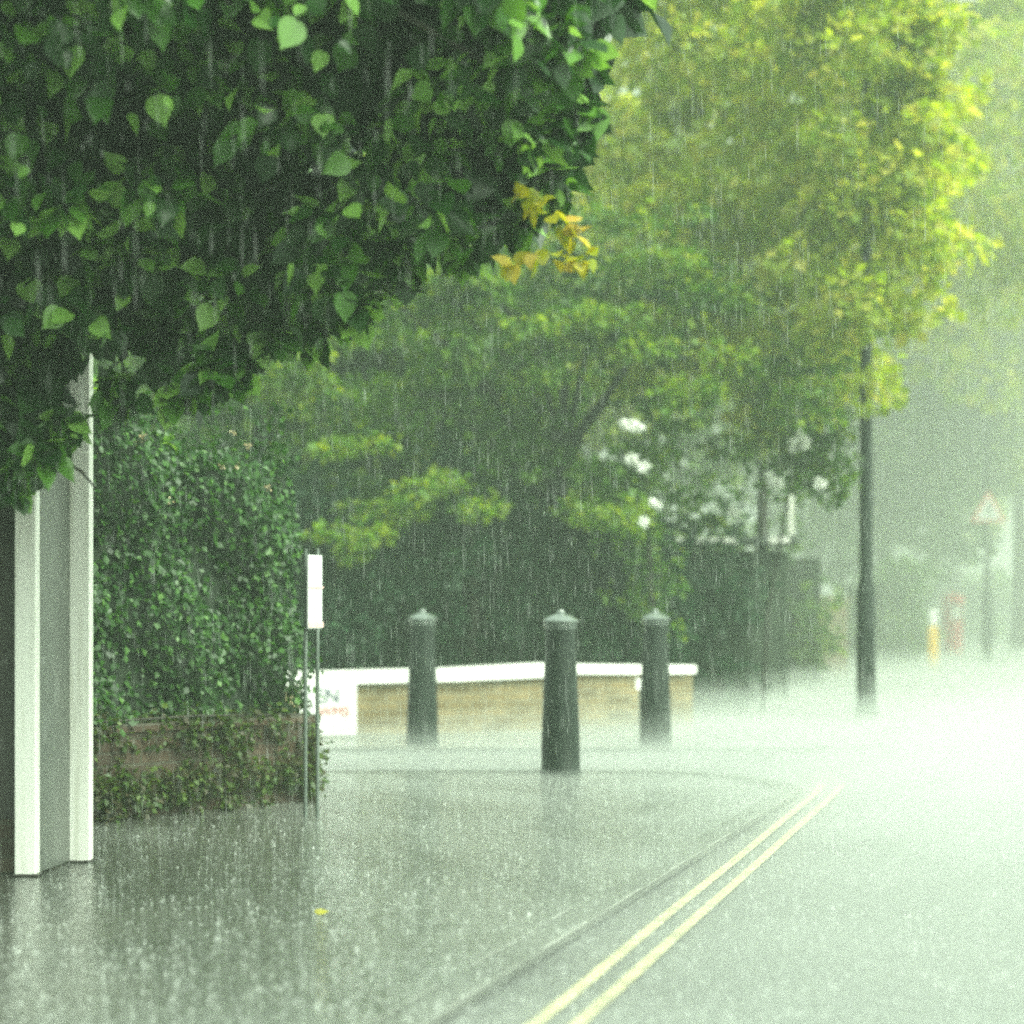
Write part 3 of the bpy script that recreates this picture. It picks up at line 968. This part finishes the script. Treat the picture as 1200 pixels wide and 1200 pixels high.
for x, Yd, yy, rx, mat, lab, zc_, rz_ in far_trees:
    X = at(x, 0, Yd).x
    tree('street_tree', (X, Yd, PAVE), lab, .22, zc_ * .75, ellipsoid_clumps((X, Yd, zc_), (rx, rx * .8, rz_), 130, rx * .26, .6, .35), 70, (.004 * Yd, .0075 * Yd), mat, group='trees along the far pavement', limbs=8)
# low hedges along the far pavement
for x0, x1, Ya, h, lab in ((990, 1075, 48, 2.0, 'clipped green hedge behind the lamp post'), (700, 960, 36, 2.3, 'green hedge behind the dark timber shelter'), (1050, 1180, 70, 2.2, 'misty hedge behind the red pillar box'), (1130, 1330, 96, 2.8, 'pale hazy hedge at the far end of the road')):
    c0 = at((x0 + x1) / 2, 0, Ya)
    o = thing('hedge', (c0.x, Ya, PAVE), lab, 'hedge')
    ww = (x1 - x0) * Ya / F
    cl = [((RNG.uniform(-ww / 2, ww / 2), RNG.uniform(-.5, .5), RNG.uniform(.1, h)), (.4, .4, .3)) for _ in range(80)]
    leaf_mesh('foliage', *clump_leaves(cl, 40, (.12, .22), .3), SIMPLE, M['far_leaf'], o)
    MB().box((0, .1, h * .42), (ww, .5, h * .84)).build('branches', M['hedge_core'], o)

# ------------------------------------------------------------------ a fallen yellow leaf on the paving
fl = on_ground(370, 1073, PAVE)
o = leaf_mesh('fallen_leaf', np.array([[0, 0, .012]]), np.array([[1., .3, .1]]), np.array([[0, -.4, 1.]]), np.array([.05]), BROAD, M['yellow_leaf'])
o.location = fl
tag(o, 'single yellow leaf lying on the wet paving', 'leaf')

# ------------------------------------------------------------------ rain, splashes, haze
def drops(name, n, ymin, ymax, wid, lmin, lmax):
    Y = ymin + (ymax - ymin) * RNG.random(n) ** .8
    X = (RNG.uniform(-40, 1240, n) - 600) / F * Y
    Zl = CAMZ - (1230 - HY) / F * Y
    Z = np.maximum(PAVE + .02, CAMZ - (RNG.uniform(-40, 1230, n) - HY) / F * Y)
    ln = lmin + (lmax - lmin) * RNG.random(n) ** 2.2
    w = wid * (.45 + .9 * RNG.random(n) ** 1.6)
    pos = np.stack([X, Y, Z], 1)
    tip = np.stack([RNG.normal(-.035, .02, n), RNG.normal(0, .02, n), np.ones(n)], 1)
    nor = np.stack([RNG.normal(0, .3, n), -np.ones(n), np.zeros(n)], 1)
    tip = unit(tip)
    nor = unit(nor - (nor * tip).sum(1, keepdims=True) * tip)
    bi = np.cross(nor, tip)
    r = w[:, None] / 2
    mid = pos + tip * (ln * .3)[:, None]
    top = pos + tip * ln[:, None]
    verts = np.stack([pos, mid + bi * r, mid + nor * r, mid - bi * r, mid - nor * r, top], 1).reshape(-1, 3)
    fs = [(0, 2, 1), (0, 3, 2), (0, 4, 3), (0, 1, 4), (5, 1, 2), (5, 2, 3), (5, 3, 4), (5, 4, 1)]
    idx = np.array(fs).ravel()
    loops = (np.arange(n)[:, None] * 6 + idx[None, :]).ravel()
    me = bpy.data.meshes.new(name)
    me.vertices.add(len(verts))
    me.vertices.foreach_set('co', verts.ravel().astype(np.float32))
    me.loops.add(len(loops))
    me.loops.foreach_set('vertex_index', loops.astype(np.int32))
    me.polygons.add(n * 8)
    me.polygons.foreach_set('loop_start', np.arange(n * 8, dtype=np.int32) * 3)
    me.polygons.foreach_set('loop_total', np.full(n * 8, 3, np.int32))
    me.update(calc_edges=True)
    o = link(name, me, M['rain_water'])
    return tag(o, 'thin pale streaks of heavy rain falling everywhere', 'rain', kind='stuff')


drops('rain', 6500, 6.5, 16.0, .0028, .03, .20)

# splash crowns where drops hit the ground
n = 20000
Y = 6.5 + 15 * RNG.random(n) ** 1.8
X = (RNG.uniform(-30, 1230, n) - 600) / F * Y
pos, tipv, norv, siz = [], [], [], []
for i in range(n):
    onp = X[i] < kerb_x(Y[i]) and Y[i] < 17.2 or Y[i] > 20.4
    z0 = PAVE if onp else 0
    k = random.choice((2, 3, 4))
    sc = random.uniform(.007, .036) * random.uniform(.4, 1)
    for j in range(k):
        a = random.uniform(0, 6.283)
        pos.append((X[i] + .006 * math.cos(a), Y[i] + .006 * math.sin(a), z0 + .002))
        tipv.append((math.cos(a) * .5, math.sin(a) * .5, 1))
        norv.append((math.cos(a), math.sin(a), .1))
        siz.append(sc * random.uniform(.5, 1))
SPL = (np.array([(0, .22, 0), (0, -.22, 0), (.8, .0, .0), (.55, .3, .05)]), [(0, 1, 2), (0, 2, 3)])
o = leaf_mesh('splashes', np.array(pos), np.array(tipv), np.array(norv), np.array(siz), SPL, M['rain_water'])
tag(o, 'tiny splashes of rain bouncing off the wet ground', 'splashes', kind='stuff')

HAZE = .0040
mb = MB().box((20, 48, 6.9), (190, 150, 15.9))
o = mb.build('haze', volume_mat('haze_air', (.76, .92, .77), HAZE, .2))
tag(o, 'pale green-white haze of heavy rain thickening with distance', 'haze', kind='stuff')

# spray bouncing off the ground: low banks, denser towards the ground
for i, (h, y0, dens) in enumerate(((.40, 16.8, .05), (.25, 16.2, .085), (.12, 15.5, .12))):
    mb = MB()
    nx, ny = 40, 60
    xs = np.linspace(-14, 34, nx)
    ts = np.concatenate([np.linspace(0, .14, 24), np.linspace(.15, 1, ny - 24)])

    def front(xv):
        k = min(1, max(0, (xv - .2) / 3.0))
        return y0 - 6.5 * k * k * (3 - 2 * k) + .5 * math.sin(xv * 1.7 + i)
    grid, low = [], []
    for tv in ts:
        row, rlow = [], []
        for xv in xs:
            yv = front(xv) + tv * (110 - front(xv))
            e_ = min(1, (yv - front(xv)) / 6.0)
            hh = h * (.55 + .45 * min(1, max(0, (xv + 1.5) / 3))) * (.12 + .88 * e_) * (1 + .25 * math.sin(xv * 1.3 + i * 2) * math.sin(yv * .9 + i) + .15 * math.sin(xv * 3.1 + yv * 2.2))
            row.append(mb.bm.verts.new((xv, yv, PAVE + .012 + hh)))
            rlow.append(mb.bm.verts.new((xv, yv, -.02 - .003 * i)))
        grid.append(row)
        low.append(rlow)
    for a in range(ny - 1):
        for b in range(nx - 1):
            mb.bm.faces.new((grid[a][b], grid[a][b + 1], grid[a + 1][b + 1], grid[a + 1][b]))
            mb.bm.faces.new((low[a][b], low[a + 1][b], low[a + 1][b + 1], low[a][b + 1]))
    for a in range(ny - 1):
        mb.bm.faces.new((grid[a][0], grid[a + 1][0], low[a + 1][0], low[a][0]))
        mb.bm.faces.new((grid[a][-1], low[a][-1], low[a + 1][-1], grid[a + 1][-1]))
    for b in range(nx - 1):
        mb.bm.faces.new((grid[0][b], low[0][b], low[0][b + 1], grid[0][b + 1]))
        mb.bm.faces.new((grid[-1][b], grid[-1][b + 1], low[-1][b + 1], low[-1][b]))
    o = mb.build('mist', volume_mat('mist_air', (.77, .82, .78), dens, .1), smooth=True)
    tag(o, 'low white spray of rain hanging over the wet ground', 'mist', 'low spray over the ground', kind='stuff')

def slab(name, fn_front, yend, xs, hfun, dens, col, label, zlow=-.03, an=.1):
    mb = MB()
    ts = np.linspace(0, 1, 40) ** 1.5
    g, l = [], []
    for tv in ts:
        ra, rb = [], []
        for xv in xs:
            f_ = fn_front(xv)
            yv = f_ + tv * (yend - f_)
            ra.append(mb.bm.verts.new((xv, yv, hfun(xv, yv))))
            rb.append(mb.bm.verts.new((xv, yv, zlow)))
        g.append(ra)
        l.append(rb)
    n_, m_ = len(ts), len(xs)
    for a in range(n_ - 1):
        for b in range(m_ - 1):
            mb.bm.faces.new((g[a][b], g[a][b + 1], g[a + 1][b + 1], g[a + 1][b]))
            mb.bm.faces.new((l[a][b], l[a + 1][b], l[a + 1][b + 1], l[a][b + 1]))
        mb.bm.faces.new((g[a][0], g[a + 1][0], l[a + 1][0], l[a][0]))
        mb.bm.faces.new((g[a][-1], l[a][-1], l[a + 1][-1], g[a + 1][-1]))
    for b in range(m_ - 1):
        mb.bm.faces.new((g[0][b], l[0][b], l[0][b + 1], g[0][b + 1]))
        mb.bm.faces.new((g[-1][b], g[-1][b + 1], l[-1][b + 1], l[-1][b]))
    o = mb.build(name, volume_mat(name + '_air', col, dens, an), smooth=True)
    return tag(o, label, 'mist', kind='stuff')


# splash spray just over the road and, thinner, over the near paving
slab('spray', lambda x: 3.0 + 9 * (1 - min(1, max(0, (x + 1.2) / 1.6))) + .2 * math.sin(x * 3), 60, np.linspace(-6, 30, 90),
     lambda x, y: .022 + (.040 + .012 * min(1, max(0, (y - 8) / 6))) * min(1, max(0, (x + 1.3) / 2.6)) + .14 * min(1, max(0, (x - kerb_x(y) + .6) / 1.8)) + .02 * math.sin(x * 4 + y * 2.3), 
.30, (.80, .85, .81),
     'thin white splash spray hovering over the road')
# the rain thickens beyond the wall
slab('rain_curtain', lambda x: 34 - .9 * min(10, max(-4, x)), 118, np.linspace(-40, 90, 20),
     lambda x, y: 14.0, .021, (.95, .98, .945), 'thicker veil of rain farther down the street', -.05, .2)

# ------------------------------------------------------------------ light
SUN_EL, SUN_AZ = R(53), R(124)
w = bpy.data.worlds.new('World')
S.world = w
w.use_nodes = True
nt = w.node_tree
nt.nodes.clear()
wo = nt.nodes.new('ShaderNodeOutputWorld')
bg = nt.nodes.new('ShaderNodeBackground')
sk = nt.nodes.new('ShaderNodeTexSky')
sk.sky_type = 'NISHITA'
sk.sun_disc = False
sk.sun_elevation = SUN_EL
sk.sun_rotation = SUN_AZ
sk.air_density = 1.0
sk.dust_density = 6.0
sk.ozone_density = .6
hs = nt.nodes.new('ShaderNodeHueSaturation')
hs.inputs['Saturation'].default_value = .22
tint = nt.nodes.new('ShaderNodeMixRGB')
tint.blend_type = 'MULTIPLY'
tint.inputs['Fac'].default_value = 1
tint.inputs[2].default_value = (.85, 1.0, .82, 1)
nt.links.new(sk.outputs[0], hs.inputs['Color'])
nt.links.new(hs.outputs[0], tint.inputs[1])
nt.links.new(tint.outputs[0], bg.inputs['Color'])
bg.inputs['Strength'].default_value = .15
nt.links.new(bg.outputs[0], wo.inputs['Surface'])

sl = bpy.data.lights.new('sun', 'SUN')
sl.energy = 1.0
sl.angle = R(25)
sl.color = (.97, 1, .90)
so = bpy.data.objects.new('sun', sl)
COL.objects.link(so)
dirv = Vector((math.sin(SUN_AZ) * math.cos(SUN_EL), math.cos(SUN_AZ) * math.cos(SUN_EL), math.sin(SUN_EL)))
so.rotation_euler = dirv.to_track_quat('Z', 'Y').to_euler()
so.location = dirv * 40

# ------------------------------------------------------------------ camera + render settings
cam = bpy.data.cameras.new('camera')
cam.sensor_width = 36
cam.lens = F / 1200 * 36
cam.shift_y = (HY - 600) / 1200
cam.clip_start = .1
cam.clip_end = 1000
cam.dof.use_dof = True
cam.dof.focus_distance = 11.6
cam.dof.aperture_fstop = 1.5
co = bpy.data.objects.new('camera', cam)
COL.objects.link(co)
co.location = (0, 0, CAMZ)
co.rotation_euler = (R(90), 0, 0)
S.camera = co

S.render.engine = 'CYCLES'
S.cycles.use_denoising = False
S.cycles.filter_width = 2.0
S.cycles.max_bounces = 8
S.cycles.volume_bounces = 3
S.cycles.diffuse_bounces = 3
S.cycles.glossy_bounces = 3
S.cycles.transparent_max_bounces = 24
S.cycles.sample_clamp_indirect = 4
S.view_settings.view_transform = 'Standard'
S.view_settings.look = 'None'
S.view_settings.gamma = 1
S.view_settings.exposure = 1.58
